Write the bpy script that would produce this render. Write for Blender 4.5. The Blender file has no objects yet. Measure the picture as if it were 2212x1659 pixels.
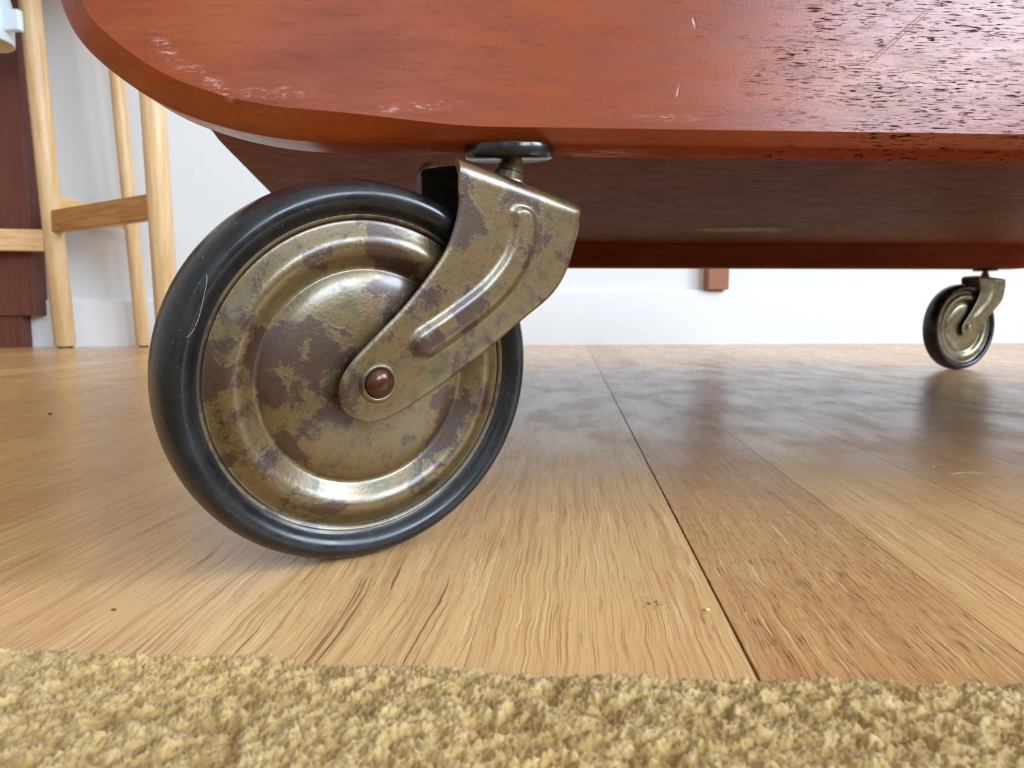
import bpy, bmesh, math, random
import numpy as np
from mathutils import Matrix, Vector

random.seed(7)
rng = np.random.default_rng(7)
C = bpy.context.scene.collection
MM = 0.001

# ------------------------------------------------------------------ camera
F, PITCH, YAW, CAMZ = 1466.2, 0.1037, 0.0853, 0.05272
cam = bpy.data.cameras.new('camera')
camo = bpy.data.objects.new('camera', cam)
C.objects.link(camo)
cam.sensor_width = 36.0
cam.lens = 36.0 * F / 2212.0
cam.clip_start, cam.clip_end = 0.004, 30.0
camo.location = (0, 0, CAMZ)
camo.rotation_euler = (math.pi / 2 - PITCH, 0, YAW)
cam.dof.use_dof = True
cam.dof.focus_distance = 0.142
cam.dof.aperture_fstop = 48
bpy.context.scene.camera = camo

# ------------------------------------------------------------------ world, light, exposure
w = bpy.data.worlds.new('world')
bpy.context.scene.world = w
w.use_nodes = True
w.node_tree.nodes['Background'].inputs[0].default_value = (0.62, 0.78, 1.0, 1)
w.node_tree.nodes['Background'].inputs[1].default_value = 2.0
vs = bpy.context.scene.view_settings
vs.view_transform = 'Standard'
vs.look = 'None'
vs.exposure = -0.36
vs.gamma = 1.0
vs.use_curve_mapping = False


def area(name, loc, size, direction, power, col):
    l = bpy.data.lights.new(name, 'AREA')
    l.shape = 'RECTANGLE'
    l.size, l.size_y = size
    l.energy = power
    l.color = col
    o = bpy.data.objects.new(name, l)
    C.objects.link(o)
    o.location = loc
    o.rotation_euler = Vector(direction).to_track_quat('-Z', 'Y').to_euler()
    return o


# daylight filling the big window in the right wall; the front-wall one is an added room fill
area('daylight', (2.33, -2.1, 1.35), (2.0, 1.3), (-1, 0, 0), 215, (0.66, 0.82, 1.0))
area('daylight', (2.33, -0.2, 1.30), (1.1, 1.2), (-1, 0, 0), 120, (0.72, 0.86, 1.0))
area('daylight', (-0.2, -4.13, 1.5), (1.5, 1.5), (0, 1, 0), 5, (0.85, 0.93, 1.0))  # weak room fill from behind the camera, added source


# ------------------------------------------------------------------ helpers
def srgb(r, g, b):
    def f(c):
        c /= 255.0
        return c / 12.92 if c <= 0.04045 else ((c + 0.055) / 1.055) ** 2.4
    return (f(r), f(g), f(b), 1.0)


class NT:
    """small node-graph builder"""
    def __init__(s, name):
        s.m = bpy.data.materials.new(name)
        s.m.use_nodes = True
        s.t = s.m.node_tree
        s.b = s.t.nodes['Principled BSDF']
        s.tc = s.t.nodes.new('ShaderNodeTexCoord')
        s.geo = s.t.nodes.new('ShaderNodeNewGeometry')

    def lk(s, a, b): s.t.links.new(a, b)

    def setv(s, sock, v):
        if isinstance(v, (int, float)): sock.default_value = v
        elif isinstance(v, (tuple, list)): sock.default_value = v
        else: s.lk(v, sock)

    def mp(s, vec, loc=(0, 0, 0), rot=(0, 0, 0), sc=(1, 1, 1), typ='POINT'):
        n = s.t.nodes.new('ShaderNodeMapping'); n.vector_type = typ
        s.lk(vec, n.inputs['Vector'])
        n.inputs['Location'].default_value = loc
        n.inputs['Rotation'].default_value = rot
        n.inputs['Scale'].default_value = sc
        return n.outputs[0]

    def noise(s, vec, scale=1.0, detail=3, rough=0.5, dist=0.0):
        n = s.t.nodes.new('ShaderNodeTexNoise')
        s.lk(vec, n.inputs['Vector'])
        n.inputs['Scale'].default_value = scale
        n.inputs['Detail'].default_value = detail
        n.inputs['Roughness'].default_value = rough
        n.inputs['Distortion'].default_value = dist
        return n.outputs['Fac']

    def vor(s, vec, scale=1.0):
        n = s.t.nodes.new('ShaderNodeTexVoronoi')
        s.lk(vec, n.inputs['Vector'])
        n.inputs['Scale'].default_value = scale
        return n.outputs['Distance']

    def math(s, op, a, b=0.0, clamp=False):
        n = s.t.nodes.new('ShaderNodeMath'); n.operation = op; n.use_clamp = clamp
        s.setv(n.inputs[0], a); s.setv(n.inputs[1], b)
        return n.outputs[0]

    def rng(s, v, a, b, c=0.0, d=1.0):
        n = s.t.nodes.new('ShaderNodeMapRange'); n.interpolation_type = 'SMOOTHSTEP'
        s.setv(n.inputs[0], v)
        for i, x in enumerate((a, b, c, d)): n.inputs[i + 1].default_value = x
        return n.outputs[0]

    def mix(s, f, a, b, mode='MIX'):
        n = s.t.nodes.new('ShaderNodeMix'); n.data_type = 'RGBA'; n.blend_type = mode
        s.setv(n.inputs[0], f); s.setv(n.inputs[6], a); s.setv(n.inputs[7], b)
        return n.outputs[2]

    def ramp(s, v, stops):
        n = s.t.nodes.new('ShaderNodeValToRGB')
        e = n.color_ramp.elements
        while len(e) < len(stops): e.new(0.5)
        for el, (p, c) in zip(e, stops): el.position = p; el.color = c
        s.lk(v, n.inputs[0])
        return n.outputs[0]

    def attr(s, name, kind='OBJECT'):
        n = s.t.nodes.new('ShaderNodeAttribute'); n.attribute_type = kind; n.attribute_name = name
        return n

    def bump(s, h, dist, strength=1.0, normal=None):
        n = s.t.nodes.new('ShaderNodeBump')
        n.inputs['Strength'].default_value = strength
        n.inputs['Distance'].default_value = dist
        s.lk(h, n.inputs['Height'])
        if normal is not None: s.lk(normal, n.inputs['Normal'])
        return n.outputs[0]

    def spot(s, vec, loc, rot, size, inner=0.0):
        """soft ellipsoid mask at loc with the given half sizes"""
        v = s.mp(vec, loc, rot, size, 'TEXTURE')
        n = s.t.nodes.new('ShaderNodeVectorMath'); n.operation = 'LENGTH'
        s.lk(v, n.inputs[0])
        return s.rng(n.outputs['Value'], 1.0, inner)

    def add(s, *ms):
        r = ms[0]
        for m in ms[1:]: r = s.math('MAXIMUM', r, m)
        return r

    def out(s, col=None, rough=None, metal=None, normal=None, spec=None, coat=None, coat_rough=None):
        for k, v in (('Base Color', col), ('Roughness', rough), ('Metallic', metal), ('Normal', normal),
                     ('Specular IOR Level', spec), ('Coat Weight', coat), ('Coat Roughness', coat_rough)):
            if v is not None: s.setv(s.b.inputs[k], v)
        return s.m


def plain(name, col, rough=0.5, metal=0.0, spec=0.5):
    n = NT(name)
    v = n.noise(n.tc.outputs['Object'], 60, 3)
    c = n.mix(n.rng(v, 0.3, 0.7, 0.0, 0.10), col, (col[0] * .6, col[1] * .6, col[2] * .6, 1))
    return n.out(c, rough, metal, spec=spec)


def obj(name, verts, faces, mat, parent=None, smooth=False, **props):
    me = bpy.data.meshes.new(name)
    me.from_pydata([tuple(v) for v in verts], [], [tuple(f) for f in faces])
    bm = bmesh.new(); bm.from_mesh(me)
    bmesh.ops.recalc_face_normals(bm, faces=bm.faces)
    bm.to_mesh(me); bm.free()
    if smooth:
        me.polygons.foreach_set('use_smooth', [True] * len(me.polygons))
    if mat: me.materials.append(mat)
    o = bpy.data.objects.new(name, me)
    C.objects.link(o)
    if parent: o.parent = parent
    for k, v in props.items(): o[k] = v
    return o


def empty(name, parent=None, matrix=None, **props):
    o = bpy.data.objects.new(name, None)
    o.empty_display_size = 0.01
    C.objects.link(o)
    if parent: o.parent = parent
    if matrix is not None: o.matrix_world = matrix
    for k, v in props.items(): o[k] = v
    return o


def bevel(o, width, seg=2, angle=0.6):
    m = o.modifiers.new('bevel', 'BEVEL')
    m.width = width; m.segments = seg; m.limit_method = 'ANGLE'; m.angle_limit = angle
    o.data.polygons.foreach_set('use_smooth', [True] * len(o.data.polygons))
    n = o.modifiers.new('wn', 'WEIGHTED_NORMAL')
    return o


def box(x0, x1, y0, y1, z0, z1):
    v = [(x, y, z) for z in (z0, z1) for y in (y0, y1) for x in (x0, x1)]
    f = [(0, 2, 3, 1), (4, 5, 7, 6), (0, 1, 5, 4), (2, 6, 7, 3), (0, 4, 6, 2), (1, 3, 7, 5)]
    return v, f


def boxes(lst):
    V, Fc = [], []
    for b in lst:
        v, f = box(*b)
        k = len(V); V += v; Fc += [tuple(i + k for i in q) for q in f]
    return V, Fc


def lathe(prof, axis='z', seg=96, closed=False):
    """prof: list of (r, h); axis z or y"""
    V, Fc = [], []
    n = len(prof)
    for i in range(seg):
        a = 2 * math.pi * i / seg
        for r, h in prof:
            if axis == 'z': V.append((r * math.cos(a), r * math.sin(a), h))
            else: V.append((r * math.cos(a), h, r * math.sin(a)))
    m = n if closed else n - 1
    for i in range(seg):
        j = (i + 1) % seg
        for k in range(m):
            l = (k + 1) % n
            Fc.append((i * n + k, j * n + k, j * n + l, i * n + l))
    if not closed:
        if prof[0][0] > 1e-9: Fc.append(tuple(i * n for i in range(seg)))
        if prof[-1][0] > 1e-9: Fc.append(tuple(i * n + n - 1 for i in range(seg)))
    return V, Fc


def spline(pts, n):
    """Catmull-Rom through pts, resampled to n points evenly by length"""
    P = np.array(pts, float)
    Q = np.vstack([2 * P[0] - P[1], P, 2 * P[-1] - P[-2]])
    out = []
    for i in range(1, len(Q) - 2):
        for t in np.linspace(0, 1, 24, endpoint=False):
            a, b, c, d = Q[i - 1], Q[i], Q[i + 1], Q[i + 2]
            out.append(0.5 * ((2 * b) + (c - a) * t + (2 * a - 5 * b + 4 * c - d) * t * t + (3 * b - 3 * c + d - a) * t ** 3))
    out.append(Q[-2])
    out = np.array(out)
    L = np.r_[0, np.cumsum(np.linalg.norm(np.diff(out, axis=0), axis=1))]
    s = np.linspace(0, L[-1], n)
    return np.stack([np.interp(s, L, out[:, k]) for k in range(out.shape[1])], 1)


def tube(path, radii, seg=20, cap=True):
    P = np.array(path, float)
    V, Fc = [], []
    n = len(P)
    for i in range(n):
        t = P[min(i + 1, n - 1)] - P[max(i - 1, 0)]
        t /= np.linalg.norm(t)
        up = np.array([0, 0, 1.0]) if abs(t[2]) < 0.9 else np.array([0, 1.0, 0])
        x = np.cross(t, up); x /= np.linalg.norm(x)
        y = np.cross(t, x)
        r = radii[i] if hasattr(radii, '__len__') else radii
        for k in range(seg):
            a = 2 * math.pi * k / seg
            V.append(P[i] + r * (math.cos(a) * x + math.sin(a) * y))
    for i in range(n - 1):
        for k in range(seg):
            l = (k + 1) % seg
            Fc.append((i * seg + k, i * seg + l, (i + 1) * seg + l, (i + 1) * seg + k))
    if cap:
        Fc.append(tuple(range(seg))); Fc.append(tuple((n - 1) * seg + k for k in range(seg)))
    return V, Fc


def beam(p, q, h, t):
    """rectangular bar from p to q, height h (z), thickness t"""
    p, q = np.array(p, float), np.array(q, float)
    d = q - p; s = np.array([-d[1], d[0], 0.0]); s /= np.linalg.norm(s)
    u = np.array([0, 0, 1.0])
    V = [e + a * s * t / 2 + b * u * h / 2 for e in (p, q) for a in (-1, 1) for b in (-1, 1)]
    Fc = [(0, 1, 3, 2), (4, 6, 7, 5), (0, 4, 5, 1), (2, 3, 7, 6), (0, 2, 6, 4), (1, 5, 7, 3)]
    return V, Fc


# ------------------------------------------------------------------ materials
def oak():
    n = NT('oak_floor')
    tone = n.attr('tone'); shift = n.attr('shift'); pore = n.attr('pore'); warp = n.attr('warp')
    P = n.geo.outputs['Position']
    vm = n.t.nodes.new('ShaderNodeVectorMath'); vm.operation = 'ADD'
    n.lk(P, vm.inputs[0]); n.lk(shift.outputs['Vector'], vm.inputs[1])
    V = vm.outputs[0]
    # bend the grain sideways along the length of the strip
    wob = n.noise(n.mp(V, sc=(10, 7, 1)), 1.0, 2)
    wx = n.math('MULTIPLY', n.math('SUBTRACT', wob, 0.5), n.math('MULTIPLY', warp.outputs['Fac'], 1.0))
    wob2 = n.noise(n.mp(V, sc=(60, 90, 1)), 1.0, 2)
    wx = n.math('ADD', wx, n.math('MULTIPLY', n.math('SUBTRACT', wob2, 0.5), 0.0016))
    cx = n.t.nodes.new('ShaderNodeCombineXYZ'); n.lk(wx, cx.inputs[0])
    va = n.t.nodes.new('ShaderNodeVectorMath'); va.operation = 'ADD'
    n.lk(V, va.inputs[0]); n.lk(cx.outputs[0], va.inputs[1])
    G = va.outputs[0]
    broad = n.noise(n.mp(G, sc=(75, 3.0, 1)), 1.0, 3)
    rings = n.noise(n.mp(G, sc=(620, 9, 1)), 1.0, 3, 0.6)
    fine = n.noise(n.mp(G, sc=(2100, 30, 1)), 1.0, 3, 0.65)
    light = n.noise(n.mp(G, sc=(3000, 36, 1), loc=(3, 1, 0)), 1.0, 2, 0.5)
    pr = n.noise(n.mp(G, sc=(4200, 170, 1), loc=(7, 2, 0)), 1.0, 2, 0.5)
    longp = n.noise(n.mp(G, sc=(760, 9, 1), loc=(1, 5, 0)), 1.0, 3, 0.6)
    col = n.ramp(tone.outputs['Fac'], [(0.0, srgb(182, 132, 82)), (0.5, srgb(206, 158, 102)), (1.0, srgb(226, 184, 128))])
    col = n.mix(n.rng(broad, 0.35, 0.7, 0, 0.35), col, srgb(192, 140, 92))
    col = n.mix(n.rng(rings, 0.48, 0.66, 0, 0.50), col, srgb(176, 122, 76))
    col = n.mix(n.rng(fine, 0.50, 0.66, 0, 0.62), col, srgb(160, 106, 62))
    col = n.mix(n.rng(light, 0.60, 0.70, 0, 0.60), col, srgb(248, 220, 174))
    fleck = n.noise(n.mp(G, sc=(900, 75, 1), loc=(4, 4, 0)), 1.0, 2, 0.5)
    col = n.mix(n.math('MULTIPLY', n.rng(fleck, 0.62, 0.70), 0.45), col, srgb(176, 108, 62))
    thr = n.math('SUBTRACT', 0.74, n.math('MULTIPLY', pore.outputs['Fac'], 0.17))
    pm = n.math('MULTIPLY', n.math('SUBTRACT', pr, thr), 16.0, True)
    pm = n.math('MULTIPLY', pm, n.rng(rings, 0.30, 0.55, 0.25, 1.0))
    lm = n.math('MULTIPLY', n.rng(longp, 0.615, 0.65), n.attr('crack').outputs['Fac'])
    dark = n.add(pm, lm)
    col = n.mix(n.math('MULTIPLY', dark, 0.7), col, srgb(84, 50, 28))
    # worn-in marks on the boards
    sm = n.math('MULTIPLY', n.spot(P, (0.0155, 0.121, 0), (0, 0, 0.1), (0.0045, 0.004, 1)), n.rng(n.noise(n.mp(P, sc=(1400, 700, 1)), 1, 3), 0.50, 0.62))
    sm2 = n.math('MULTIPLY', n.spot(P, (0.024, 0.113, 0), (0, 0, 0), (0.003, 0.012, 1)), n.rng(n.noise(n.mp(P, sc=(1600, 300, 1)), 1, 3), 0.52, 0.62))
    col = n.mix(n.math('MULTIPLY', n.add(sm, n.math('MULTIPLY', sm2, 0.5)), 0.75), col, srgb(70, 58, 56))
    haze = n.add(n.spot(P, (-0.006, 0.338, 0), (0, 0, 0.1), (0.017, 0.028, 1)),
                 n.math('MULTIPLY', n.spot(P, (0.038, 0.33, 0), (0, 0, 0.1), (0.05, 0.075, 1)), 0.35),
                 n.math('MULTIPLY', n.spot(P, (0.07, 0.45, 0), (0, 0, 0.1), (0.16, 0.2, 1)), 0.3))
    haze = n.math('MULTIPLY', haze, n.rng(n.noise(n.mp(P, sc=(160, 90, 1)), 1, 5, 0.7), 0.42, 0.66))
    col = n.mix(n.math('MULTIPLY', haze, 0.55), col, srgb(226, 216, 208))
    h = n.math('SUBTRACT', n.math('MULTIPLY', fine, 0.35), n.math('MULTIPLY', dark, 1.0))
    nb = n.bump(h, 0.00012, 0.75)
    big = n.noise(n.mp(P, sc=(28, 12, 1)), 1.0, 2)
    nb = n.bump(big, 0.0004, 0.06, nb)
    ro = n.rng(n.noise(n.mp(P, sc=(40, 20, 1)), 1, 4, 0.6), 0.3, 0.7, 0.20, 0.31)
    return n.out(col, ro, 0.0, nb, spec=0.5)


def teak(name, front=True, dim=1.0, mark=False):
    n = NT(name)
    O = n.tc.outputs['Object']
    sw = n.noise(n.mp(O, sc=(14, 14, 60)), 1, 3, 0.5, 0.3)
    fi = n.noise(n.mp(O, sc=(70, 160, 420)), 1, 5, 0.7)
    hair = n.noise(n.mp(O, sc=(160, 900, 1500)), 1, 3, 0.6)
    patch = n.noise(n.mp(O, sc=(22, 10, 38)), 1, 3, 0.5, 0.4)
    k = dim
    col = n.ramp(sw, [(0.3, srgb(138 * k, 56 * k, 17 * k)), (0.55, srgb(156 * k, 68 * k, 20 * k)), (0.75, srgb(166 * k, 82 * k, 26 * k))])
    col = n.mix(n.rng(fi, 0.45, 0.72, 0, 0.45), col, srgb(98 * k, 38 * k, 18 * k))
    col = n.mix(n.rng(hair, 0.60, 0.72, 0, 0.5), col, srgb(90 * k, 32 * k, 16 * k))
    col = n.mix(n.rng(patch, 0.55, 0.75, 0, 0.35), col, srgb(126 * k, 50 * k, 34 * k))
    rough = n.rng(fi, 0.3, 0.7, 0.24, 0.32)
    height = n.math('MULTIPLY', hair, 0.25)
    if not front: rough = n.rng(fi, 0.3, 0.7, 0.50, 0.62)
    if front:
        sep = n.t.nodes.new('ShaderNodeSeparateXYZ'); n.lk(O, sep.inputs[0])
        # open pores and crazing in the finish, toward the right of the board
        lo = n.noise(n.mp(O, sc=(55, 1, 150), rot=(0, 0.25, 0)), 1, 3, 0.6)
        edge = n.math('ADD', sep.outputs[0], n.math('MULTIPLY', n.math('SUBTRACT', lo, 0.5), 0.16))
        reg = n.rng(edge, 0.060, 0.090)
        po = n.noise(n.mp(O, rot=(0, 0.10, 0), sc=(300, 300, 3600)), 1, 3, 0.6, 0.6)
        por = n.math('MULTIPLY', n.rng(po, 0.57, 0.61), n.math('MULTIPLY', reg, n.rng(lo, 0.36, 0.55, 0.25, 1.0)))
        col = n.mix(n.math('MULTIPLY', por, 0.95), col, srgb(34, 12, 12))
        rough = n.math('ADD', rough, n.math('MULTIPLY', por, 0.6)); SPEC = n.math('SUBTRACT', 0.62, n.math('MULTIPLY', por, 0.5))
        und = n.rng(sep.outputs[2], 0.0907, 0.0903); rough = n.math('ADD', rough, n.math('MULTIPLY', und, 0.4)); SPEC = n.math('MULTIPLY', SPEC, n.math('SUBTRACT', 1.0, n.math('MULTIPLY', und, 0.75)))
        height = n.math('SUBTRACT', height, n.math('MULTIPLY', por, 1.5))
        # rubbed, whitened streaks along the lower rounded corner, positions in the board's own plane
        st = n.noise(n.mp(O, rot=(0, -0.35, 0), sc=(420, 400, 1500)), 1, 4, 0.75, 0.6)
        sp = n.add(n.spot(O, (-0.0664, 0.153, 0.1077), (0, 0.95, 0), (0.0065, 0.02, 0.0022)),
                   n.spot(O, (-0.0580, 0.153, 0.1017), (0, 0.60, 0), (0.0100, 0.02, 0.0019)),
                   n.spot(O, (-0.0455, 0.153, 0.0994), (0, -0.03, 0), (0.0110, 0.02, 0.0017)),
                   n.spot(O, (-0.0148, 0.153, 0.0971), (0, -0.10, 0), (0.0150, 0.02, 0.0013)),
                   n.math('MULTIPLY', n.spot(O, (0.040, 0.153, 0.0955), (0, 0, 0), (0.009, 0.02, 0.0009)), 0.6))
        scf = n.math('MULTIPLY', n.math('POWER', sp, 0.6), n.rng(st, 0.50, 0.66))
        col = n.mix(n.math('MULTIPLY', scf, 0.75), col, srgb(214, 186, 176))
        rough = n.math('ADD', rough, n.math('MULTIPLY', scf, 0.25))
        # pale dents and a long diagonal scratch
        dn = n.add(n.spot(O, (0.0427, 0.153, 0.1014), (0, 0.2, 0), (0.0004, 0.02, 0.0017)),
                   n.spot(O, (0.0459, 0.153, 0.1156), (0, -0.3, 0), (0.0005, 0.02, 0.0015)),
                   )
        scr = n.add(n.spot(O, (0.0914, 0.153, 0.1138), (0, 0.84, 0), (0.00022, 0.02, 0.0150)), n.spot(O, (0.0922, 0.153, 0.1135), (0, 0.84, 0), (0.00014, 0.02, 0.0130)))
        col = n.mix(n.math('MULTIPLY', scr, 0.5), col, srgb(190, 170, 190)); height = n.math('SUBTRACT', height, n.math('MULTIPLY', scr, 0.5))
        col = n.mix(n.math('MULTIPLY', dn, 0.55), col, srgb(196, 130, 130))
        height = n.math('SUBTRACT', height, n.math('MULTIPLY', dn, 1.4))
        blk = n.spot(O, (0.0840, 0.153, 0.1091), (0, 0.2, 0), (0.0007, 0.02, 0.0004))
        col = n.mix(blk, col, srgb(20, 12, 10))
        # bare rubbed patch under the board beside the caster
        ub = n.math('MULTIPLY', n.add(n.spot(O, (0.026, 0.165, 0.0902), (0, 0, 0), (0.02, 0.009, 0.003)),
                                      n.spot(O, (-0.011, 0.167, 0.0902), (0, 0, 0), (0.014, 0.008, 0.003))),
                    n.rng(n.noise(n.mp(O, sc=(150, 900, 900)), 1, 4, 0.7), 0.42, 0.6))
        col = n.mix(n.math('MULTIPLY', ub, 0.7), col, srgb(205, 165, 150))
    if mark:
        gs = n.noise(n.mp(O, sc=(90, 1, 1)), 1, 2)
        wob = n.math('MULTIPLY', n.math('SUBTRACT', gs, 0.5), 0.030)
        cx = n.t.nodes.new('ShaderNodeCombineXYZ'); n.lk(wob, cx.inputs[1])
        va = n.t.nodes.new('ShaderNodeVectorMath'); va.operation = 'ADD'
        n.lk(O, va.inputs[0]); n.lk(cx.outputs[0], va.inputs[1])
        g = n.spot(va.outputs[0], (0.190, 0.505, 0.1140), (0, 0, 0.0), (0.042, 0.017, 0.01), 0.6)
        col = n.mix(n.math('MULTIPLY', g, 0.9), col, srgb(190, 165, 145))
        g2 = n.spot(va.outputs[0], (0.180, 0.479, 0.1140), (0, 0, 0.0), (0.030, 0.012, 0.01), 0.4)
        col = n.mix(n.math('MULTIPLY', g2, 0.7), col, srgb(40, 14, 8))
    nb = n.bump(height, 0.00012, 0.8)
    # orange-peel sheen of the old lacquer
    peel = n.noise(O, 1400, 2, 0.5)
    nb = n.bump(peel, 0.00003, 0.5, nb)
    return n.out(col, rough, 0.0, nb, spec=SPEC if front else 0.2)


def patina(name, rust=1.0):
    n = NT(name)
    O = n.tc.outputs['Object']
    big = n.noise(n.mp(O, loc=(0.013, 0.02, 0.004)), 105, 7, 0.62, 0.35)
    mid = n.noise(n.mp(O, loc=(0.3, 0.1, 0.2)), 260, 5, 0.6, 0.2)
    fine = n.noise(O, 1500, 4, 0.7)
    speck = n.noise(n.mp(O, loc=(2, 1, 0)), 2600, 2, 0.6)
    if rust > 0.5:
        grit = n.math('MULTIPLY', n.math('SUBTRACT', fine, 0.5), 0.28)
        col = n.ramp(mid, [(0.3, srgb(80, 70, 40)), (0.5, srgb(106, 90, 52)), (0.7, srgb(124, 100, 60))])
        m1 = n.rng(n.math('ADD', big, n.math('MULTIPLY', grit, 0.5)), 0.505, 0.575)
        m2 = n.rng(n.math('ADD', mid, grit), 0.48, 0.62)
        m3 = n.rng(n.math('ADD', n.noise(n.mp(O, loc=(0.5, 0.2, 0.7)), 420, 4, 0.6), grit), 0.56, 0.66)
        brown = n.mix(n.rng(mid, 0.4, 0.65), srgb(58, 26, 14), srgb(46, 24, 24))
        col = n.mix(n.math('MULTIPLY', m2, 0.45), col, srgb(92, 58, 32))
        col = n.mix(n.math('MULTIPLY', m3, 0.55), col, srgb(74, 44, 28))
        col = n.mix(n.math('MULTIPLY', m1, 0.85), col, brown)
        col = n.mix(n.math('MULTIPLY', n.rng(speck, 0.62, 0.70), 0.6), col, srgb(38, 26, 18))
        rough = n.math('ADD', n.rng(m1, 0, 1, 0.24, 0.34), n.math('MULTIPLY', fine, 0.10))
        h = n.math('ADD', n.math('MULTIPLY', fine, 0.8), n.math('MULTIPLY', m1, 0.30))
        nb = n.bump(h, 0.00012, 0.7)
        return n.out(col, rough, 0.38, nb, spec=0.75, coat=0.8, coat_rough=0.20)
    col = n.ramp(mid, [(0.3, srgb(120, 112, 88)), (0.7, srgb(160, 152, 124))])
    col = n.mix(n.rng(big, 0.52, 0.66, 0, 0.5), col, srgb(88, 76, 56))
    nb = n.bump(fine, 0.00004, 0.4)
    return n.out(col, 0.27, 0.8, nb)


def rubber():
    n = NT('black_rubber')
    O = n.tc.outputs['Object']
    sp = n.noise(O, 1900, 2, 0.6)
    d = n.noise(O, 140, 5, 0.65)
    col = n.mix(n.rng(d, 0.35, 0.75, 0, 0.7), srgb(15, 18, 22), srgb(36, 38, 39))
    col = n.mix(n.math('MULTIPLY', n.rng(sp, 0.735, 0.76), 0.8), col, srgb(190, 195, 205))
    nb = n.bump(n.noise(O, 800, 3, 0.6), 0.00005, 0.35)
    return n.out(col, n.rng(d, 0.3, 0.7, 0.20, 0.34), 0.0, nb, spec=0.5)


def beech(name, a=(226, 192, 146), b=(210, 168, 116)):
    n = NT(name)
    O = n.tc.outputs['Object']
    g = n.noise(n.mp(O, sc=(160, 160, 9)), 1, 4, 0.6)
    f = n.noise(n.mp(O, sc=(900, 900, 60)), 1, 2, 0.6)
    col = n.mix(n.rng(g, 0.38, 0.68), srgb(*a), srgb(*b))
    col = n.mix(n.rng(f, 0.55, 0.7, 0, 0.25), col, srgb(160, 110, 62))
    return n.out(col, 0.38, 0.0, spec=0.4)


def beech_h(name, a, b):
    """same beech with the grain running level along a rail"""
    n = NT(name)
    O = n.tc.outputs['Object']
    g = n.noise(n.mp(O, sc=(14, 14, 330)), 1, 5, 0.65, 0.4)
    col = n.mix(n.rng(g, 0.38, 0.66), srgb(*a), srgb(*b))
    return n.out(col, 0.4, 0.0, spec=0.4)


def darkwood():
    n = NT('dark_brown_wood')
    O = n.tc.outputs['Object']
    g = n.noise(n.mp(O, sc=(420, 420, 9)), 1, 5, 0.65)
    col = n.mix(n.rng(g, 0.35, 0.7), srgb(112, 60, 44), srgb(84, 44, 34))
    nb = n.bump(g, 0.0002, 0.4)
    return n.out(col, 0.45, 0.0, nb, spec=0.4)


def paint(name, col, bump=0.3, rough=0.6):
    n = NT(name)
    O = n.geo.outputs['Position']
    g = n.noise(O, 2.2, 3, 0.5)
    f = n.noise(O, 420, 3, 0.6)
    c = n.mix(n.rng(g, 0.3, 0.7, 0, 0.06), col, (col[0] * .85, col[1] * .85, col[2] * .85, 1))
    return n.out(c, rough, 0.0, n.bump(f, 0.0003, bump), spec=0.3)


def pile():
    n = NT('rug_pile')
    P = n.geo.outputs['Position']
    t = n.attr('tuft', 'GEOMETRY').outputs['Fac']
    v = n.noise(P, 1500, 3, 0.6)
    big = n.noise(P, 26, 2, 0.5)
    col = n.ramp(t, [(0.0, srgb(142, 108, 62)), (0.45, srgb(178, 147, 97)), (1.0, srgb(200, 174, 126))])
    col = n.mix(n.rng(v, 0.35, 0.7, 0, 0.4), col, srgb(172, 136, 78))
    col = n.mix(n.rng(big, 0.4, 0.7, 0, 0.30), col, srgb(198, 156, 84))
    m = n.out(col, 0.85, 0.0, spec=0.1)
    n.b.inputs['Sheen Weight'].default_value = 0.15
    return m


OAK = oak()
TEAK = teak('teak_board')
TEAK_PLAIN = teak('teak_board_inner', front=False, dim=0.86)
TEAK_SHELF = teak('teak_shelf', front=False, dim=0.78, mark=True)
PATINA = patina('tarnished_brass')
NICKEL = patina('dull_nickel', 0.0)
RUBBER = rubber()
FORK_SHADE = plain('shaded_inner_metal', srgb(34, 27, 22), 0.6, 0.2)  # fork's inner faces: shade between the plates put into a dark colour
BLACK = plain('black_gloss', srgb(16, 17, 19), 0.22, 0.0, 0.6)
STEEL = plain('worn_steel', srgb(110, 98, 78), 0.3, 0.8)
RIVET = plain('brown_rivet', srgb(80, 48, 34), 0.22, 0.5)
BEECH = beech('pale_beech')
BEECH_RAIL = beech_h('amber_beech_rail', (198, 142, 78), (166, 108, 50))
BEECH_LIGHT = beech_h('pale_beech_rail', (230, 190, 136), (206, 160, 104))
DARK = darkwood()
POST = plain('red_brown_wood', srgb(150, 94, 62), 0.5)
WALL = paint('white_wall_paint', srgb(226, 226, 226))
SKIRT = paint('white_gloss_paint', srgb(232, 233, 234), 0.05, 0.35)
CEIL = paint('ceiling_paint', srgb(215, 213, 208))
TAUPE = paint('taupe_wall_paint', srgb(176, 170, 160))
PILE = pile()
PALE = plain('pale_blue_white_plastic', srgb(222, 236, 242), 0.4)
INNER = plain('cream_inside', srgb(238, 222, 196), 0.6)
HAIR = plain('hair_white', srgb(215, 210, 200), 0.4)
FRAMEW = paint('window_frame_white', srgb(235, 236, 236), 0.05, 0.4)

# ------------------------------------------------------------------ room shell
WA, WN = 0.165, 1.1451
wd = Vector((math.cos(WA), math.sin(WA), 0)); wn = Vector((-math.sin(WA), math.cos(WA), 0))
wallM = Matrix(((wd.x, wn.x, 0, 0), (wd.y, wn.y, 0, 0), (0, 0, 1, 0), (0, 0, 0, 1)))


def onwall(o):
    o.matrix_world = wallM
    return o


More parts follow.
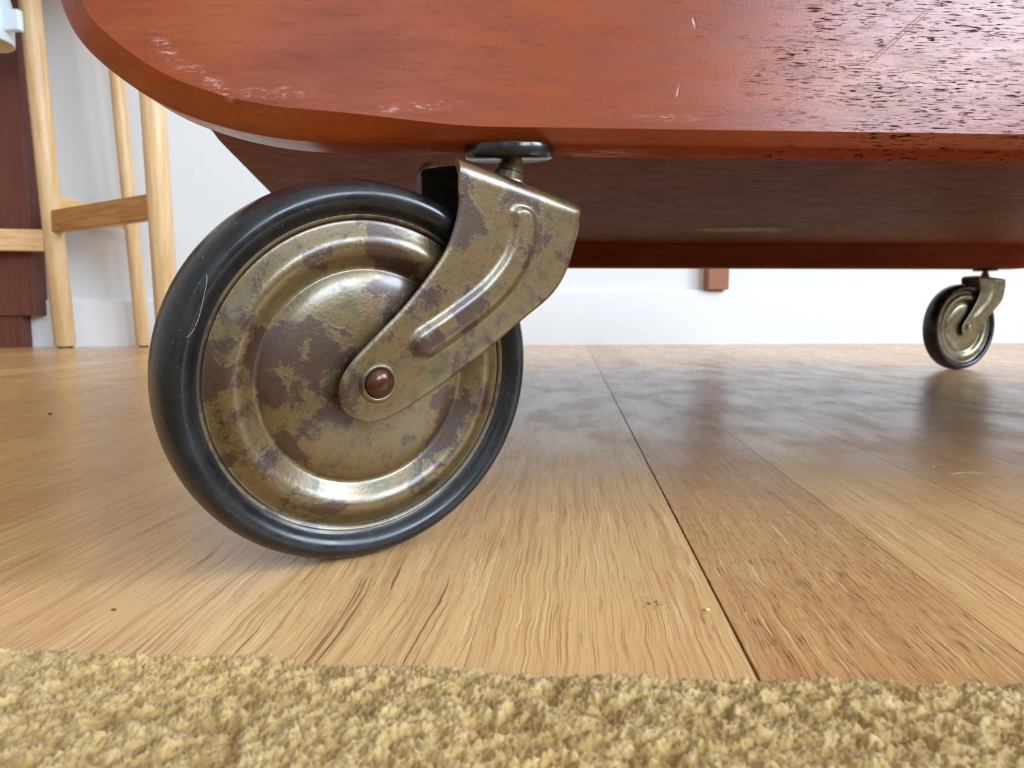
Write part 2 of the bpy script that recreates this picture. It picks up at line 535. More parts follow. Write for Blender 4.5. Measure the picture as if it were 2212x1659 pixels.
v, f = box(-1.75, 2.45, -4.3, 1.75, -0.05, -0.0045)
floor = obj('floor', v, f, plain('subfloor', srgb(40, 26, 16), 0.9), kind='structure')
XL, XR, YF, ZC = -1.6, 2.2, -4.0, 2.4
onwall(obj('wall_back', *box(-1.75, 2.75, WN, WN + 0.1, 0, ZC), WALL, kind='structure'))
obj('wall_left', *box(XL - 0.1, XL, YF - 0.1, 0.98, 0, ZC), TAUPE, kind='structure')
# right wall with its window opening
wins = [(-3.1, -1.1, 0.70, 2.00), (-0.75, 0.35, 0.70, 1.90)]
parts = [(XR, XR + .1, YF - .1, -3.1, 0, ZC), (XR, XR + .1, -1.1, -0.75, 0, ZC), (XR, XR + .1, 0.35, 1.60, 0, ZC)]
for y0, y1, z0, z1 in wins:
    parts += [(XR, XR + .1, y0, y1, 0, z0), (XR, XR + .1, y0, y1, z1, ZC)]
obj('wall_right', *boxes(parts), WALL, kind='structure')
fx0, fx1, fz0, fz1 = -0.95, 0.55, 0.75, 2.25
obj('wall_front', *boxes([(XL, fx0, YF - .1, YF, 0, ZC), (fx1, XR, YF - .1, YF, 0, ZC),
                          (fx0, fx1, YF - .1, YF, 0, fz0), (fx0, fx1, YF - .1, YF, fz1, ZC)]), TAUPE, kind='structure')
obj('ceiling', *box(XL - .1, XR + .1, YF - .1, 1.7, ZC, ZC + 0.1), CEIL, kind='structure')
for nm, (y0, y1, z0, z1), nb_ in (('window_1', wins[0], 2), ('window_3', wins[1], 1)):
    w1 = obj(nm, *boxes([(XR + .03, XR + .08, y0, y0 + .05, z0, z1), (XR + .03, XR + .08, y1 - .05, y1, z0, z1),
                         (XR + .03, XR + .08, y0, y1, z0, z0 + .05), (XR + .03, XR + .08, y0, y1, z1 - .05, z1)]),
             FRAMEW, kind='structure')
    for k in range(1, nb_ + 1):
        y = y0 + (y1 - y0) * k / (nb_ + 1)
        obj('mullion', *box(XR + .035, XR + .075, y - .02, y + .02, z0 + .05, z1 - .05), FRAMEW, w1)
w2 = obj('added_fill_window', *boxes([(fx0, fx0 + .05, YF - .08, YF - .03, fz0, fz1), (fx1 - .05, fx1, YF - .08, YF - .03, fz0, fz1),
                             (fx0, fx1, YF - .08, YF - .03, fz0, fz0 + .05), (fx0, fx1, YF - .08, YF - .03, fz1 - .05, fz1)]),
         FRAMEW, kind='structure')  # unseen window, added to carry the room fill
obj('mullion', *box(-0.225, -0.175, YF - .075, YF - .035, fz0 + .05, fz1 - .05), FRAMEW, w2)


def skirt(name, a0, a1, h, d=0.012):
    r = 0.003
    prof = [(0, 0), (-d, 0), (-d, h - r), (-d + r, h), (0, h)]
    V = [(a, WN + p, z) for a in (a0, a1) for p, z in prof]
    k = len(prof)
    Fc = [tuple(range(k)), tuple(range(k, 2 * k))] + [(i, (i + 1) % k, k + (i + 1) % k, k + i) for i in range(k)]
    return onwall(obj(name, V, Fc, SKIRT, kind='structure'))


skirt('baseboard_back', -0.36, 2.45, 0.092)
skirt('baseboard_back', -1.44, -0.36, 0.0745)

# floor strips: each one is its own part of the floor
PW, X0 = 0.043, -0.0155


def plank_mesh(wd_, L):
    b = 0.00009; t = 0.0042; h = wd_ / 2
    prof = [(-h, -t), (-h, -b), (-h + b, 0), (h - b, 0), (h, -b), (h, -t)]
    V = [(x, y, z) for y in (0, L) for x, z in prof]
    Fc = [tuple(range(6)), tuple(range(6, 12))] + [(i, (i + 1) % 6, 6 + (i + 1) % 6, 6 + i) for i in range(6)]
    me = bpy.data.meshes.new('plank')
    me.from_pydata(V, [], Fc)
    bm = bmesh.new(); bm.from_mesh(me); bmesh.ops.recalc_face_normals(bm, faces=bm.faces); bm.to_mesh(me); bm.free()
    me.materials.append(OAK)
    return me


ROWS = [(-4.0, 1.98), (-2.0, 1.98), (0.0, 1.70)]
pm = {(i, k): plank_mesh(PW - g, ROWS[i][1]) for i in range(3) for k, g in enumerate((0.00002, 0.0005))}
for k in range(-37, 52):
    xc = X0 + PW * (k + 0.5)
    off = random.uniform(-0.25, 0.0)
    for i, (y0, L) in enumerate(ROWS):
        wide = 1 if k == 1 else 0
        o = bpy.data.objects.new('plank', pm[(i, wide)])
        C.objects.link(o); o.parent = floor
        o.location = (xc + (0.00018 if wide else 0), y0 + (off if i else 0) + (0 if i < 2 else 0), 0)
        o['tone'] = random.uniform(0.25, 0.8); o['pore'] = random.uniform(0.2, 0.6)
        o['crack'] = random.choice([0.0, 0.0, 0.5]); o['warp'] = random.uniform(0.003, 0.016)
        o['shift'] = (random.uniform(0, 9), random.uniform(0, 9), 0.0)
        if i == 2:
            special = {0: (0.80, 0.12, 0.0, 0.004), 1: (0.36, 1.0, 0.15, 0.006), 2: (0.72, 0.30, 0.0, 0.003),
                       -1: (0.86, 0.45, 1.0, 0.022), -2: (0.70, 0.30, 0.6, 0.024), -3: (0.62, 0.3, 0.3, 0.02), 3: (0.55, 0.5, 0.0, 0.008)}
            if k in special:
                o['tone'], o['pore'], o['crack'], o['warp'] = special[k]

# ------------------------------------------------------------------ rug
def rug():
    x0, x1, yb, ye = -0.9, 1.1, -1.2, 0.0
    base_z = 0.0085
    root = empty('rug', label='tan plush rug with clumped pile across the bottom of the picture', category='rug')
    # coarse backing of the whole rug
    V, Fc = box(x0, x1, yb, 0.0300, 0.0, 0.0092)
    obj('rug_body', V, Fc, PILE, root)
    # detailed front border in view
    gx0, gx1, gy0, gy1, st = -0.17, 0.17, 0.022, 0.0833, 0.00024
    nx, ny = int((gx1 - gx0) / st), int((gy1 - gy0) / st)
    H = np.zeros((ny, nx))
    N = 6500
    px = rng.uniform(0, nx, N); py = rng.uniform(0, ny, N)
    ang = rng.normal(0.1, 0.9, N); ln = rng.uniform(5.0, 14.0, N) ; wd_ = ln * rng.uniform(0.3, 0.6, N); hh = rng.uniform(0.35, 1.0, N)
    for i in range(N):
        r = int(ln[i] * 2)
        xa, xb = max(0, int(px[i]) - r), min(nx, int(px[i]) + r)
        ya, yb_ = max(0, int(py[i]) - r), min(ny, int(py[i]) + r)
        if xb <= xa or yb_ <= ya: continue
        X, Y = np.meshgrid(np.arange(xa, xb) - px[i], np.arange(ya, yb_) - py[i])
        u = X * math.cos(ang[i]) + Y * math.sin(ang[i]); v_ = -X * math.sin(ang[i]) + Y * math.cos(ang[i])
        g = hh[i] * np.exp(-((u / ln[i]) ** 2 + (v_ / wd_[i]) ** 2) * 1.5)
        H[ya:yb_, xa:xb] = np.maximum(H[ya:yb_, xa:xb], g)
    for _ in range(2):
        H[1:-1, 1:-1] = (H[1:-1, 1:-1] * 4 + H[:-2, 1:-1] + H[2:, 1:-1] + H[1:-1, :-2] + H[1:-1, 2:]) / 8
    xs = gx0 + st * np.arange(nx); ys = gy0 + st * np.arange(ny)
    XX, YY = np.meshgrid(xs, ys)
    edge = 0.0828 - 0.0006 * np.cos(XX * 60) + 0.00045 * np.sin(XX * 260) + np.where(XX > 0, 0.012 * XX, 0.014 * XX)
    YE = gy0 + (YY - gy0) * (edge - gy0) / (gy1 - gy0)
    d = (edge - YE)
    fall = np.clip(d / 0.0045, 0, 1)
    roll = np.sqrt(np.clip(1 - (1 - fall) ** 2, 0, 1))
    Z0 = 0
    Z = (base_z + 0.00030 * np.sin(XX * 900 + 3 * np.sin(YY * 700)) * np.cos(YY * 1100 + 2 * np.sin(XX * 500)) + 0.00105 * H) * (0.06 + 0.94 * roll) + 0.0002 * rng.standard_normal(H.shape) * roll
    V = np.stack([XX, YE, Z], -1).reshape(-1, 3)
    idx = np.arange(nx * ny).reshape(ny, nx)
    Fq = np.stack([idx[:-1, :-1], idx[:-1, 1:], idx[1:, 1:], idx[1:, :-1]], -1).reshape(-1, 4)
    me = bpy.data.meshes.new('pile')
    me.vertices.add(len(V)); me.vertices.foreach_set('co', V.ravel())
    me.loops.add(Fq.size); me.loops.foreach_set('vertex_index', Fq.ravel().astype(np.int32))
    me.polygons.add(len(Fq)); me.polygons.foreach_set('loop_start', np.arange(0, Fq.size, 4, dtype=np.int32))
    me.polygons.foreach_set('use_smooth', np.ones(len(Fq), bool))
    me.update(calc_edges=True)
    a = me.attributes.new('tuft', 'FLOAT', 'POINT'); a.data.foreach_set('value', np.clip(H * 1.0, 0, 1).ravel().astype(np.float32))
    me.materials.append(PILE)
    o = bpy.data.objects.new('pile', me); C.objects.link(o); o.parent = root; o['kind'] = 'stuff'
    # loose fibres standing out of the clumps
    n = 120000
    jx = rng.integers(2, nx - 2, n); jy = rng.integers(2, ny - 2, n)
    base = np.stack([XX[jy, jx], YE[jy, jx], Z[jy, jx] - 0.0003], -1)
    gxd = (Z[jy, jx + 1] - Z[jy, jx - 1]) / (2 * st); gyd = (Z[jy + 1, jx] - Z[jy - 1, jx]) / (2 * st)
    dirv = np.stack([-gxd * 0.6, -gyd * 0.6, 0.6 * np.ones(n)], -1) + rng.normal(0, 0.8, (n, 3))
    near = np.clip(1 - d[jy, jx] / 0.003, 0, 1)
    dirv[:, 1] += 0.9 * near
    dirv[:, 2] = np.abs(dirv[:, 2]) * (1 - 0.3 * near)
    dirv /= np.linalg.norm(dirv, axis=1)[:, None]
    L = rng.uniform(0.0003, 0.0008, n)[:, None]
    bend = rng.normal(0, 0.35, (n, 3)) * L
    side = np.cross(dirv, rng.normal(0, 1, (n, 3))); side /= np.linalg.norm(side, axis=1)[:, None]
    wv = rng.uniform(0.000025, 0.00005, n)[:, None]
    P0, P1, P2 = base, base + dirv * L * 0.55, base + dirv * L + bend
    V = np.stack([P0 - side * wv, P0 + side * wv, P1 + side * wv * .8, P1 - side * wv * .8, P2], 1).reshape(-1, 3)
    k = np.arange(n)[:, None] * 5
    Q = k + np.array([[0, 1, 2, 3]]); T = k + np.array([[3, 2, 4]])
    loops = np.concatenate([Q, T], 1).ravel()
    me = bpy.data.meshes.new('fibres')
    me.vertices.add(len(V)); me.vertices.foreach_set('co', V.ravel())
    me.loops.add(len(loops)); me.loops.foreach_set('vertex_index', loops.astype(np.int32))
    ls = (np.arange(n)[:, None] * 7 + np.array([[0, 4]])).ravel()
    me.polygons.add(2 * n); me.polygons.foreach_set('loop_start', ls.astype(np.int32))
    me.update(calc_edges=True)
    a = me.attributes.new('tuft', 'FLOAT', 'POINT')
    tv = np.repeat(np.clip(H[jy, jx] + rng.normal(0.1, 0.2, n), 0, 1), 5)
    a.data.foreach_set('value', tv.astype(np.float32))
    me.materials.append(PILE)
    o = bpy.data.objects.new('fibres', me); C.objects.link(o); o.parent = root; o['kind'] = 'stuff'


rug()

# ------------------------------------------------------------------ trolley
TH = 0.125
trolley = empty('serving_trolley', matrix=Matrix.Rotation(TH, 4, 'Z'), category='trolley',
                label='reddish teak trolley whose rounded side board hangs over the large caster wheel')

CURVE = [(-90.3, 119.89), (-88.2, 113.95), (-85.3, 109.5), (-81.8, 106.06), (-78.1, 103.1), (-73.6, 100.0), (-68.0, 97.06),
         (-61.5, 94.65), (-53.9, 92.6), (-45.1, 91.12), (-35.3, 90.4), (-25.1, 90.2)]


def board(name, n0, sgn, mat, a_shift=0.0, z_shift=0.0, skew=0.0, a_end=560.0, thick=17.5, rnd=4.9):
    """upright side board; its outer face lies at n0, thickness goes along sgn; outline in (a, z)"""
    pts = [(120, 90.2), (60, 90.2), (30, 90.2), (15, 90.2), (0, 90.2), (-12, 90.2)] + list(CURVE)[::-1]                                   # bottom -> up the left end
    up = [(-91.9, 127.5), (-92.3, 136), (-91, 147), (-87.5, 158), (-81, 168), (-71, 177), (-57, 183), (-41, 185)]
    left = spline(np.array(pts + up), 150)
    # right end: mirror image of the left one
    mid = a_end - 0.0
    mir = np.stack([mid - 93 - left[:, 0], left[:, 1]], 1)[::-1]
    loop = np.vstack([left, mir]) + np.array([a_shift, z_shift])
    # outward normals of the closed loop
    nx = np.roll(loop, -1, 0) - np.roll(loop, 1, 0)
    nx /= np.linalg.norm(nx, axis=1)[:, None]
    nrm = np.stack([-nx[:, 1], nx[:, 0]], 1)
    c = loop.mean(0)
    if np.mean(np.sum(nrm * (loop - c), 1)) < 0: nrm = -nrm
    prof = [(0.0, rnd), (0.25, rnd * 0.93), (1.3, rnd * 0.66), (2.4, rnd * 0.34), (3.3, rnd * 0.12), (4.2, 0.0),
            (thick - 3, 0.0), (thick - 1.0, 0.5), (thick, 2.0)]
    V, Fc = [], []
    k = len(loop)
    for dn, ins in prof:
        wide = np.clip((2 - loop[:, 0]) / 40, 0, 1)
        wide = (0.60 + 0.56 * wide * wide * (3 - 2 * wide)) if dn < 5 else np.ones(k)
        q = loop - nrm * (ins * wide)[:, None]
        for a, z in q: V.append((a * MM, (n0 + sgn * dn + skew * a) * MM, z * MM))
    for r in range(len(prof) - 1):
        for i in range(k):
            j = (i + 1) % k
            Fc.append((r * k + i, r * k + j, (r + 1) * k + j, (r + 1) * k + i))
    Fc.append(tuple(range(k))); Fc.append(tuple((len(prof) - 1) * k + i for i in range(k)))
    o = obj(name, V, Fc, mat, trolley)
    o.data.polygons.foreach_set('use_smooth', [len(p.vertices) == 4 for p in o.data.polygons])
    o.data.set_sharp_from_angle(angle=0.45)
    return o


board('side_board', 152.8, 1, TEAK, skew=0.013)
board('side_board', 642.0, -1, TEAK_PLAIN, z_shift=4.2)
# bottom shelf between the boards
SHELF = [(-84, 172), (-86.5, 221), (-90.7, 245.5), (-95.8, 280), (-103.7, 333), (-117, 430), (-115, 530), (-98, 624.6)]
lo = spline(np.array(SHELF), 40)
top = [(a, n) for a, n in lo] + [(548, 624.6), (548, 172.0)]
V = [(a * MM, n * MM, (z + 110.5 + (n - 165) * 0.0108) * MM) for z in (0, 11) for a, n in top]
k = len(top)
Fc = [tuple(range(k)), tuple(range(k, 2 * k))] + [(i, (i + 1) % k, k + (i + 1) % k, k + i) for i in range(k)]
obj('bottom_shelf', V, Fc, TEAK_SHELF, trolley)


def caster_matrix(x, y, t, al, be):
    R = 40.0
    ca, sa, cb, sb = math.cos(al), math.sin(al), math.cos(be), math.sin(be)
    d = Vector((math.cos(t), math.sin(t), 0)); n = Vector((-math.sin(t), math.cos(t), 0))

    def T(u, v, z):
        z -= R
        u, z = u * ca + z * sa, -u * sa + z * ca
        v, z = v * cb + z * sb, -v * sb + z * cb
        p = Vector((x, y, 0)) + d * u + n * v
        p.z = z + (R - 5) * cb + 5
        return p
    o = T(0, 0, 0)
    cx, cy, cz = T(1, 0, 0) - o, T(0, 1, 0) - o, T(0, 0, 1) - o
    M = Matrix(((cx.x, cy.x, cz.x, o.x * MM), (cx.y, cy.y, cz.y, o.y * MM), (cx.z, cy.z, cz.z, o.z * MM), (0, 0, 0, 1)))
    return M


LEFT = [(8.6, 88.3), (9.2, 83.5), (10.0, 79.0), (10.0, 74.5), (9.0, 69.0), (6.2, 62.9), (2.1, 55.8), (-3.2, 48.2), (-6.6, 43.0), (-7.9, 39.0), (-7.4, 35.6), (-5.2, 32.9), (-2.0, 31.8)]
RIGHT = [(41.9, 88.3), (42.5, 84.0), (42.3, 78.5), (41.5, 71.6), (38.6, 65.6), (32.0, 58.6), (23.0, 49.1), (13.3, 40.2), (6.6, 34.9), (3.0, 32.7), (0.3, 31.9)]
RIBC = [(26.2, 81.5), (27.3, 77.0), (26.4, 70.4), (22.0, 62.7), (14.8, 55.2), (8.6, 49.6)]


def fork_mesh(name, parent, mat):
    hw, zt, br = 9.76, 88.3, 3.4
    nr, nc = 110, 44
    L = spline(LEFT, nr); Rr = spline(RIGHT, nr)
    rib = spline(RIBC, 80)

    def plate(sv):
        rows = []
        for i in range(nr):
            row = []
            for j in range(nc + 1):
                s = j / nc
                p = L[i] * (1 - s) + Rr[i] * s
                dd = np.min(np.hypot(rib[:, 0] - p[0], rib[:, 1] - p[1]))
                q = min(max((3.9 - dd) / 2.3, 0), 1); h = 1.0 * q * q * (3 - 2 * q)
                # edges of the pressed sheet roll slightly inward
                e = min(s, 1 - s) * np.linalg.norm(Rr[i] - L[i])
                e2 = (nr - 1 - i) * 0.6
                rr = 0.35 * math.exp(-e / 0.5)
                v_ = hw + h - rr
                # top bend: curve inward within br of the top
                z = p[1]
                row.append([p[0], sv * v_, z])
            rows.append(row)
        return rows
    near, far = plate(-1), plate(1)
    # bend rows: lower the plate top by br, then arc to the top plate
    def shrink(rows):
        for r in rows:
            for p in r:
                if p[2] > 80: p[2] = 80 + (p[2] - 80) * (8.3 - br) / 8.3
    shrink(near); shrink(far)
    mid = []
    for a in np.linspace(0, math.pi / 2, 7)[1:]:
        mid.append([[8.6 + (41.9 - 8.6) * j / nc, -(hw - br + br * math.cos(a)), zt - br + br * math.sin(a)] for j in range(nc + 1)])
    for v_ in np.linspace(-(hw - br), hw - br, 8)[1:-1]:
        mid.append([[8.6 + 33.3 * j / nc, v_, zt] for j in range(nc + 1)])
    for a in np.linspace(math.pi / 2, 0, 7)[:-1]:
        mid.append([[8.6 + 33.3 * j / nc, (hw - br + br * math.cos(a)), zt - br + br * math.sin(a)] for j in range(nc + 1)])
    rows = near[::-1] + mid + far
    V = [(p[0] * MM, p[1] * MM, p[2] * MM) for r in rows for p in r]
    m = nc + 1
    Fc = [(i * m + j, i * m + j + 1, (i + 1) * m + j + 1, (i + 1) * m + j) for i in range(len(rows) - 1) for j in range(nc)]
    me = bpy.data.meshes.new(name); me.from_pydata(V, [], Fc)
    bm = bmesh.new(); bm.from_mesh(me); bmesh.ops.remove_doubles(bm, verts=bm.verts, dist=1e-6)
    bmesh.ops.recalc_face_normals(bm, faces=bm.faces)
    # make the normals point outward (near plate faces -v)
    fc = min(bm.faces, key=lambda q: (q.calc_center_median() - Vector((0.02, -0.0098, 0.06))).length)
    if fc.normal.y > 0: bmesh.ops.reverse_faces(bm, faces=bm.faces)
    bm.to_mesh(me); bm.free()
    me.polygons.foreach_set('use_smooth', [True] * len(me.polygons))
    me.materials.append(mat); me.materials.append(FORK_SHADE)
    o = bpy.data.objects.new(name, me); C.objects.link(o); o.parent = parent
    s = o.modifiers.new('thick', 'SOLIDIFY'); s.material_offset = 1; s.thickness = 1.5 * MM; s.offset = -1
    b = o.modifiers.new('edge', 'BEVEL'); b.width = 0.25 * MM; b.segments = 2; b.angle_limit = 0.9; b.limit_method = 'ANGLE'
    return o


def caster(M, metal, label, wt, disc, tilt_x, rusty=True):
    root = empty('caster', trolley, M, label=label)
    tyre_prof = [(32.0, -4.4), (33.7, -5.4), (34.3, -6.2), (35.2, -6.95), (36.3, -7.3), (37.5, -7.1), (38.6, -6.1), (39.4, -4.5), (39.9, -2.3),
                 (40.0, 0), (39.9, 2.3), (39.4, 4.5), (38.6, 6.1), (37.5, 7.1), (36.3, 7.3), (35.2, 6.95), (34.3, 6.2), (33.7, 5.4), (32.0, 4.4)]
    up = lambda vf: ([(x, y, z + 40) for x, y, z in vf[0]], vf[1])
    sc = lambda vf: ([(x * MM, y * MM, z * MM) for x, y, z in vf[0]], vf[1])
    p = spline(np.array(tyre_prof), 60)
    obj('tyre', *sc(up(lathe([tuple(q) for q in p], 'y', 160, True))), RUBBER, root, True)
    # pressed steel disc: rim bead, raised ring, sunk step, gently domed centre
    h = [(0, 1.5), (6, 1.45), (12, 1.3), (17, 0.85), (20, 0.25), (21.7, -0.45), (22.3, -0.85), (22.9, -0.75), (24.2, 0.15),
         (25.8, 1.25), (27.2, 1.75), (28.6, 1.6), (30.2, 0.75), (31.6, 0.05), (32.2, -0.05), (32.6, 0.35), (33.0, 0.55), (33.5, 0.25), (33.7, -0.6)]
    q = spline(np.array(h), 110)
    q[0, 0] = 0.0
    prof = [(max(r, 0), -4.5 - hh) for r, hh in q] + [(max(r, 0), 4.5 + hh) for r, hh in q[::-1]]
    prof[0] = (0.0, prof[0][1]); prof[-1] = (0.0, prof[-1][1])
    obj('wheel_disc', *sc(up(lathe(prof, 'y', 160))), metal, root, True)
    fork_mesh('fork', root, metal)
    # axle rivet: ring collar pressed round a domed head, one on each side
    for s in (-1, 1):
        col = [(3.0, 0), (3.0, 0.35), (3.2, 0.6), (3.5, 0.66), (3.85, 0.5), (4.15, 0.12), (4.2, 0)]
        obj('rivet_collar', *sc(up(lathe([(r, s * (9.7 + y)) for r, y in col], 'y', 48, True))), metal, root, True)
        dome = [(0, 1.8), (1.1, 1.7), (2.0, 1.35), (2.7, 0.8), (3.0, 0.2), (3.1, -1.5)]
        d = spline(np.array(dome), 16); d[0, 0] = 0
        obj('rivet_head', *sc(up(lathe([(max(r, 0), s * (9.9 + y)) for r, y in d], 'y', 48))), RIVET if rusty else metal, root, True)
    obj('axle', *sc(up(lathe([(0, -9.9), (2.0, -9.9), (2.0, 9.9), (0, 9.9)], 'y', 24))), STEEL, root, True)
    # swivel collar and stem on top of the fork, running up into the board
    us = 26.6
    stem = [(0, 88.0), (4.6, 88.0), (4.8, 88.5), (4.6, 89.2), (3.4, 89.5), (3.4, 91.0), (3.0, 91.3), (3.0, 92.6), (2.3, 92.8), (2.3, 99.0), (0, 99.0)]
    vf = lathe(stem, 'z', 40)
    obj('stem', [((x + us) * MM, y * MM, z * MM) for x, y, z in vf[0]], vf[1], STEEL, root).data.set_sharp_from_angle(angle=0.6)
    # bumper disc under the board
    r, t = 10.3 * MM, wt * MM
    pr = [(0.0022, -t), (r * 0.90, -t), (r * 0.975, -t * 0.88), (r, -t * 0.62), (r, -t * 0.12), (r * 0.985, 0), (0.0022, 0)]
    V, Fc = lathe(pr, 'z', 72, True)
    Mi = M.inverted()
    c = Vector(disc)
    tilt = Matrix.Rotation(tilt_x, 4, 'X')
    V2 = [tuple(Mi @ (tilt @ Vector(p_) + c * MM)) for p_ in V]
    o = obj('bumper_disc', V2, Fc, BLACK, root, True, label='glossy black bumper disc'); o.data.set_sharp_from_angle(angle=0.6)
    return root


MN = caster_matrix(-44.639, 140.959, 0.6934, 0.1824, -0.1101)
caster(MN, PATINA, 'large rust-blotched brass-toned caster with black tyre', 3.1, (-14.4, 160.0, 90.9), 0.135)
MF = caster_matrix(365.11, 675.855, 0.4265, 0.0653, 0.0)
caster(MF, NICKEL, 'small looking distant caster with clean dull metal', 2.0, (392.0, 688.0, 94.5), 0.0, False)

# ------------------------------------------------------------------ stool at the left
stool = empty('wooden_stool', matrix=Matrix.Translation((-0.775, 0.985, 0)), category='stool',
              label='pale beech stool with round legs and flat rails against the white wall at left')
SO = Vector((-0.775, 0.985, 0))


def rel(vf): return [tuple(Vector(tuple(p)) - SO) for p in vf[0]], vf[1]


legs = {'a': ((-775, 984.5, 2.5), (-774.6, 957, 560), 14.3), 'b': ((-527.5, 855, 2.5), (-521, 830, 560), 14.5),
        'c': ((-669, 1016, 2.5), (-674, 985, 560), 10.0), 'd': ((-1022, 918, 2.5), (-1016, 905, 560), 14.3)}
for kx, (p, q, r) in legs.items():
    p, q = np.array(p) * MM, np.array(q) * MM
    P = [p, p + (q - p) * 0.006, p + (q - p) * .5, q]
    o = obj('leg', *rel(tube(P, [r * 0.82 * MM, r * MM, r * MM, r * MM], 28)), BEECH, stool, True)
    o.data.set_sharp_from_angle(angle=0.7)
    obj('foot_pad', *rel(tube([p - np.array([0, 0, 0.0025]), p + np.array([0, 0, 0.0005])], r * 0.72 * MM, 24)), BLACK, stool, label='black foot pad')


def rail(p, q, h, t, mat, lab=None):
    o = obj('stretcher', *rel(beam(np.array(p) * MM, np.array(q) * MM, h * MM, t * MM)), mat, stool)
    bevel(o, 0.0018)
    if lab: o['label'] = lab


rail((-768, 972, 189), (-534, 850, 189), 32, 15, BEECH_RAIL, 'amber rail')
rail((-786, 972, 161), (-1010, 912, 161), 32, 15, BEECH_LIGHT)
rail((-768, 984, 217), (-680, 1006, 193), 25, 12, BEECH_LIGHT)
for sx in ((-779.4, 970.6 - 0.9, 218.6), (-516.5, 840.2, 189.9)):
    o = obj('screw', *rel(tube([np.array(sx) * MM, (np.array(sx) + np.array([0, 2.5, 0])) * MM], 2.2 * MM, 14)), STEEL, stool)
# seat above the frame
hull = [(-1050, 880), (-1030, 925), (-850, 955), (-790, 992), (-660, 1005), (-600, 960), (-490, 850), (-500, 800), (-560, 795), (-1000, 860)]
cc = np.mean(hull, 0)
V = [(x * MM, y * MM, z * MM) for z in (558, 582) for x, y in hull]
k = len(hull)
Fc = [tuple(range(k)), tuple(range(k, 2 * k))] + [(i, (i + 1) % k, k + (i + 1) % k, k + i) for i in range(k)]
obj('seat', *rel((V, Fc)), BEECH_LIGHT, stool)

# ------------------------------------------------------------------ pale container hanging beside the stool
can = empty('hanging_canister', matrix=Matrix.Translation((-0.8035, 0.90, 0.419)), category='canister',
            label='pale blue white open-ended canister hanging in the top left corner beside a stool leg')
prof = [(38.6, 0.5), (39.4, 0), (40.2, 0.8), (40.6, 30), (39.6, 55), (36, 74), (30, 80), (0, 82), (0, 80), (29, 78), (35, 72), (38.3, 55), (39.2, 30)]
# outer shell and cream lining
outer = [(39.4, 0), (40.2, 0.8), (40.8, 30), (39.8, 55), (36, 74), (30, 80), (0, 82)]
inner = [(39.3, 0), (38.6, 0.8), (39.0, 30), (38, 54), (34.5, 72), (29, 77.5), (0, 79)]
obj('shell', *(lambda vf: ([(x * MM, y * MM, z * MM) for x, y, z in vf[0]], vf[1]))(lathe(outer + inner[::-1], 'z', 64, True)), PALE, can, True)
obj('lining', *(lambda vf: ([(x * MM, y * MM, z * MM) for x, y, z in vf[0]], vf[1]))(lathe([(r - 0.25 if r > 0 else 0, z + 0.2 if i else 0.6) for i, (r, z) in enumerate(inner)] + [(0, 78.0), (37.0, 54.0), (37.9, 2.0)], 'z', 64, True)), INNER, can, True, label='cream inside')
bevel(obj('side_tab', *box(0.0385, 0.0635, -0.005, 0.005, 0.0120, 0.0400), PALE, can), 0.003, 3)
obj('cord', *tube([(0, 0, 0.081), (0, 0, 0.1388)], 0.0015, 8), PALE, can)

# ------------------------------------------------------------------ dark cabinet at the left edge
cab = obj('cabinet', *box(-0.5, 0, 0, 0.034, 0.049, 0.75), DARK, None, category='cabinet',
          label='dark brown wooden cabinet with a recessed plinth at the left edge')
cab.matrix_world = Matrix.Translation((-0.8195, 0.984, 0)) @ Matrix.Rotation(WA, 4, 'Z')
bevel(cab, 0.0012)
pl = obj('plinth', *box(-0.49, -0.0245, 0.006, 0.034, 0.0, 0.0495), DARK, cab)

# ------------------------------------------------------------------ wooden wall upright
def upright(a0, a1, label):
    o = obj('shelf_upright', *box(a0, a1, -0.024, 0, 0.0925, 1.3), POST, None, category='upright', label=label)
    o.matrix_world = wallM @ Matrix.Translation((0, WN, 0))
    bevel(o, 0.0012)
    return o


upright(0.4205, 0.4560, 'reddish brown wooden upright whose foot shows under the trolley left of the small caster')

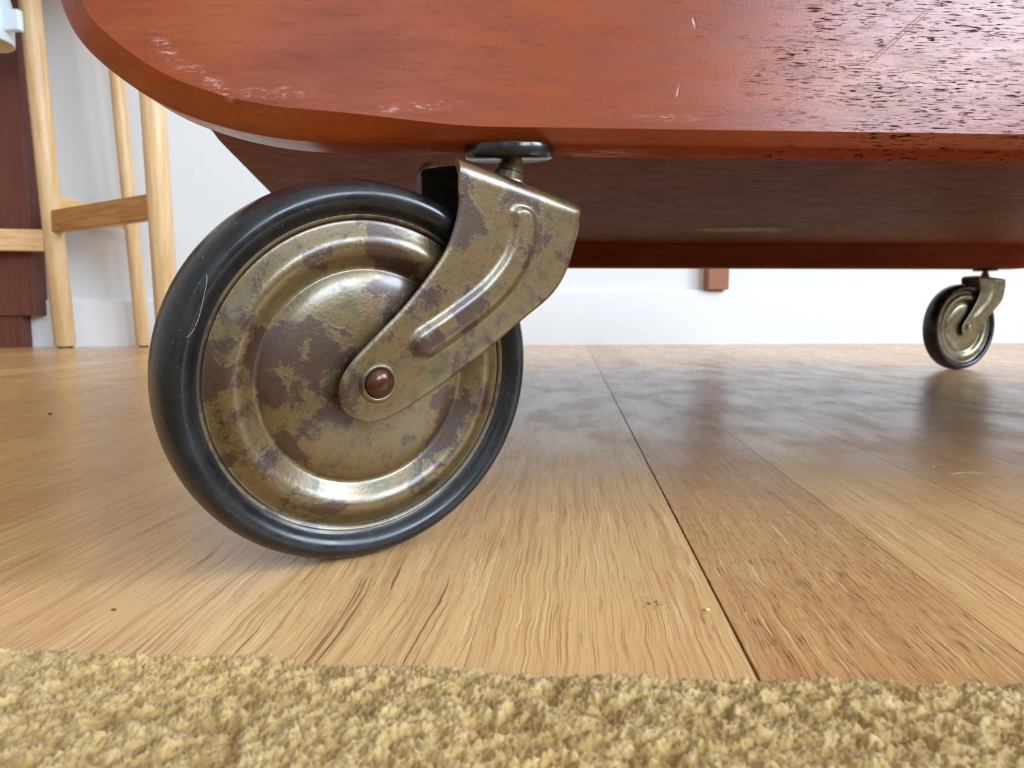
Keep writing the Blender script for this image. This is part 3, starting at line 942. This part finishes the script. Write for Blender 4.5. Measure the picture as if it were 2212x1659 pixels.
# ------------------------------------------------------------------ hairs and crumbs
def strand(name, pts, r, label, cat='hair'):
    p = spline(np.array(pts) * MM, 40)
    o = obj(name, *tube(p, r * MM, 6), HAIR, None, True, category=cat, label=label)
    return o


Mh = MN
hp = [(-35.2, 57.4), (-34.4, 54.0), (-34.4, 50.7), (-34.6, 46.6), (-35.6, 43.6), (-38.0, 41.8)]
pts = []
for u, z in hp:
    r = math.hypot(u, z - 40)
    vv = -np.interp(r, [33.7, 35.2, 36.3, 37.5, 38.6, 39.4, 39.9], [5.5, 7.0, 7.35, 7.15, 6.2, 4.6, 2.4]) - 0.12
    w_ = Mh @ Vector((u * MM, vv * MM, z * MM)); pts.append(tuple(x / MM for x in w_))
strand('hair', pts, 0.030, 'fine pale hair stuck to the black tyre of the large wheel')
strand('hair', [(127.8, 238.1, .2), (127.2, 243.1, .25), (123.6, 238.7, .3), (124.7, 231.0, .2), (131.0, 233.3, .2), (136.3, 232.1, .25), (140, 226.0, .1)], 0.07,
       'curled pale fibre lying on the oak floor right of the large wheel')


def crumb(x, y, s, mat, label):
    bm = bmesh.new()
    bmesh.ops.create_icosphere(bm, subdivisions=2, radius=s * MM)
    for vv in bm.verts:
        vv.co.x *= random.uniform(1.2, 1.7); vv.co.y *= random.uniform(.7, 1.2); vv.co.z *= random.uniform(.4, .6)
    V = [tuple(q.co) for q in bm.verts]; Fc = [[q.index for q in f.verts] for f in bm.faces]
    bm.free()
    o = obj('crumb', V, Fc, mat, None, True, category='crumb', label=label)
    o.location = (x * MM, y * MM, s * 0.45 * MM)


G1 = plain('olive_crumb', srgb(92, 92, 40), 0.7)
G2 = plain('brown_crumb', srgb(70, 46, 28), 0.7)
G3 = plain('pale_crumb', srgb(232, 206, 160), 0.6)
crumb(-80.7, 109.9, 0.35, G1, 'olive green speck on the bright oak near the left edge, in front of the rug')
crumb(-271.7, 330.8, 0.8, G2, 'brown speck on the floor left of the large wheel, in front of the stool')
crumb(24.8, 118.8, 0.42, G3, 'pale wood splinter lying on the seam between two oak strips in front of the rug')
crumb(-52.0, 83.5, 0.28, plain('white_crumb', srgb(240, 240, 236), 0.5), 'tiny white speck at the far edge of the rug left of centre')
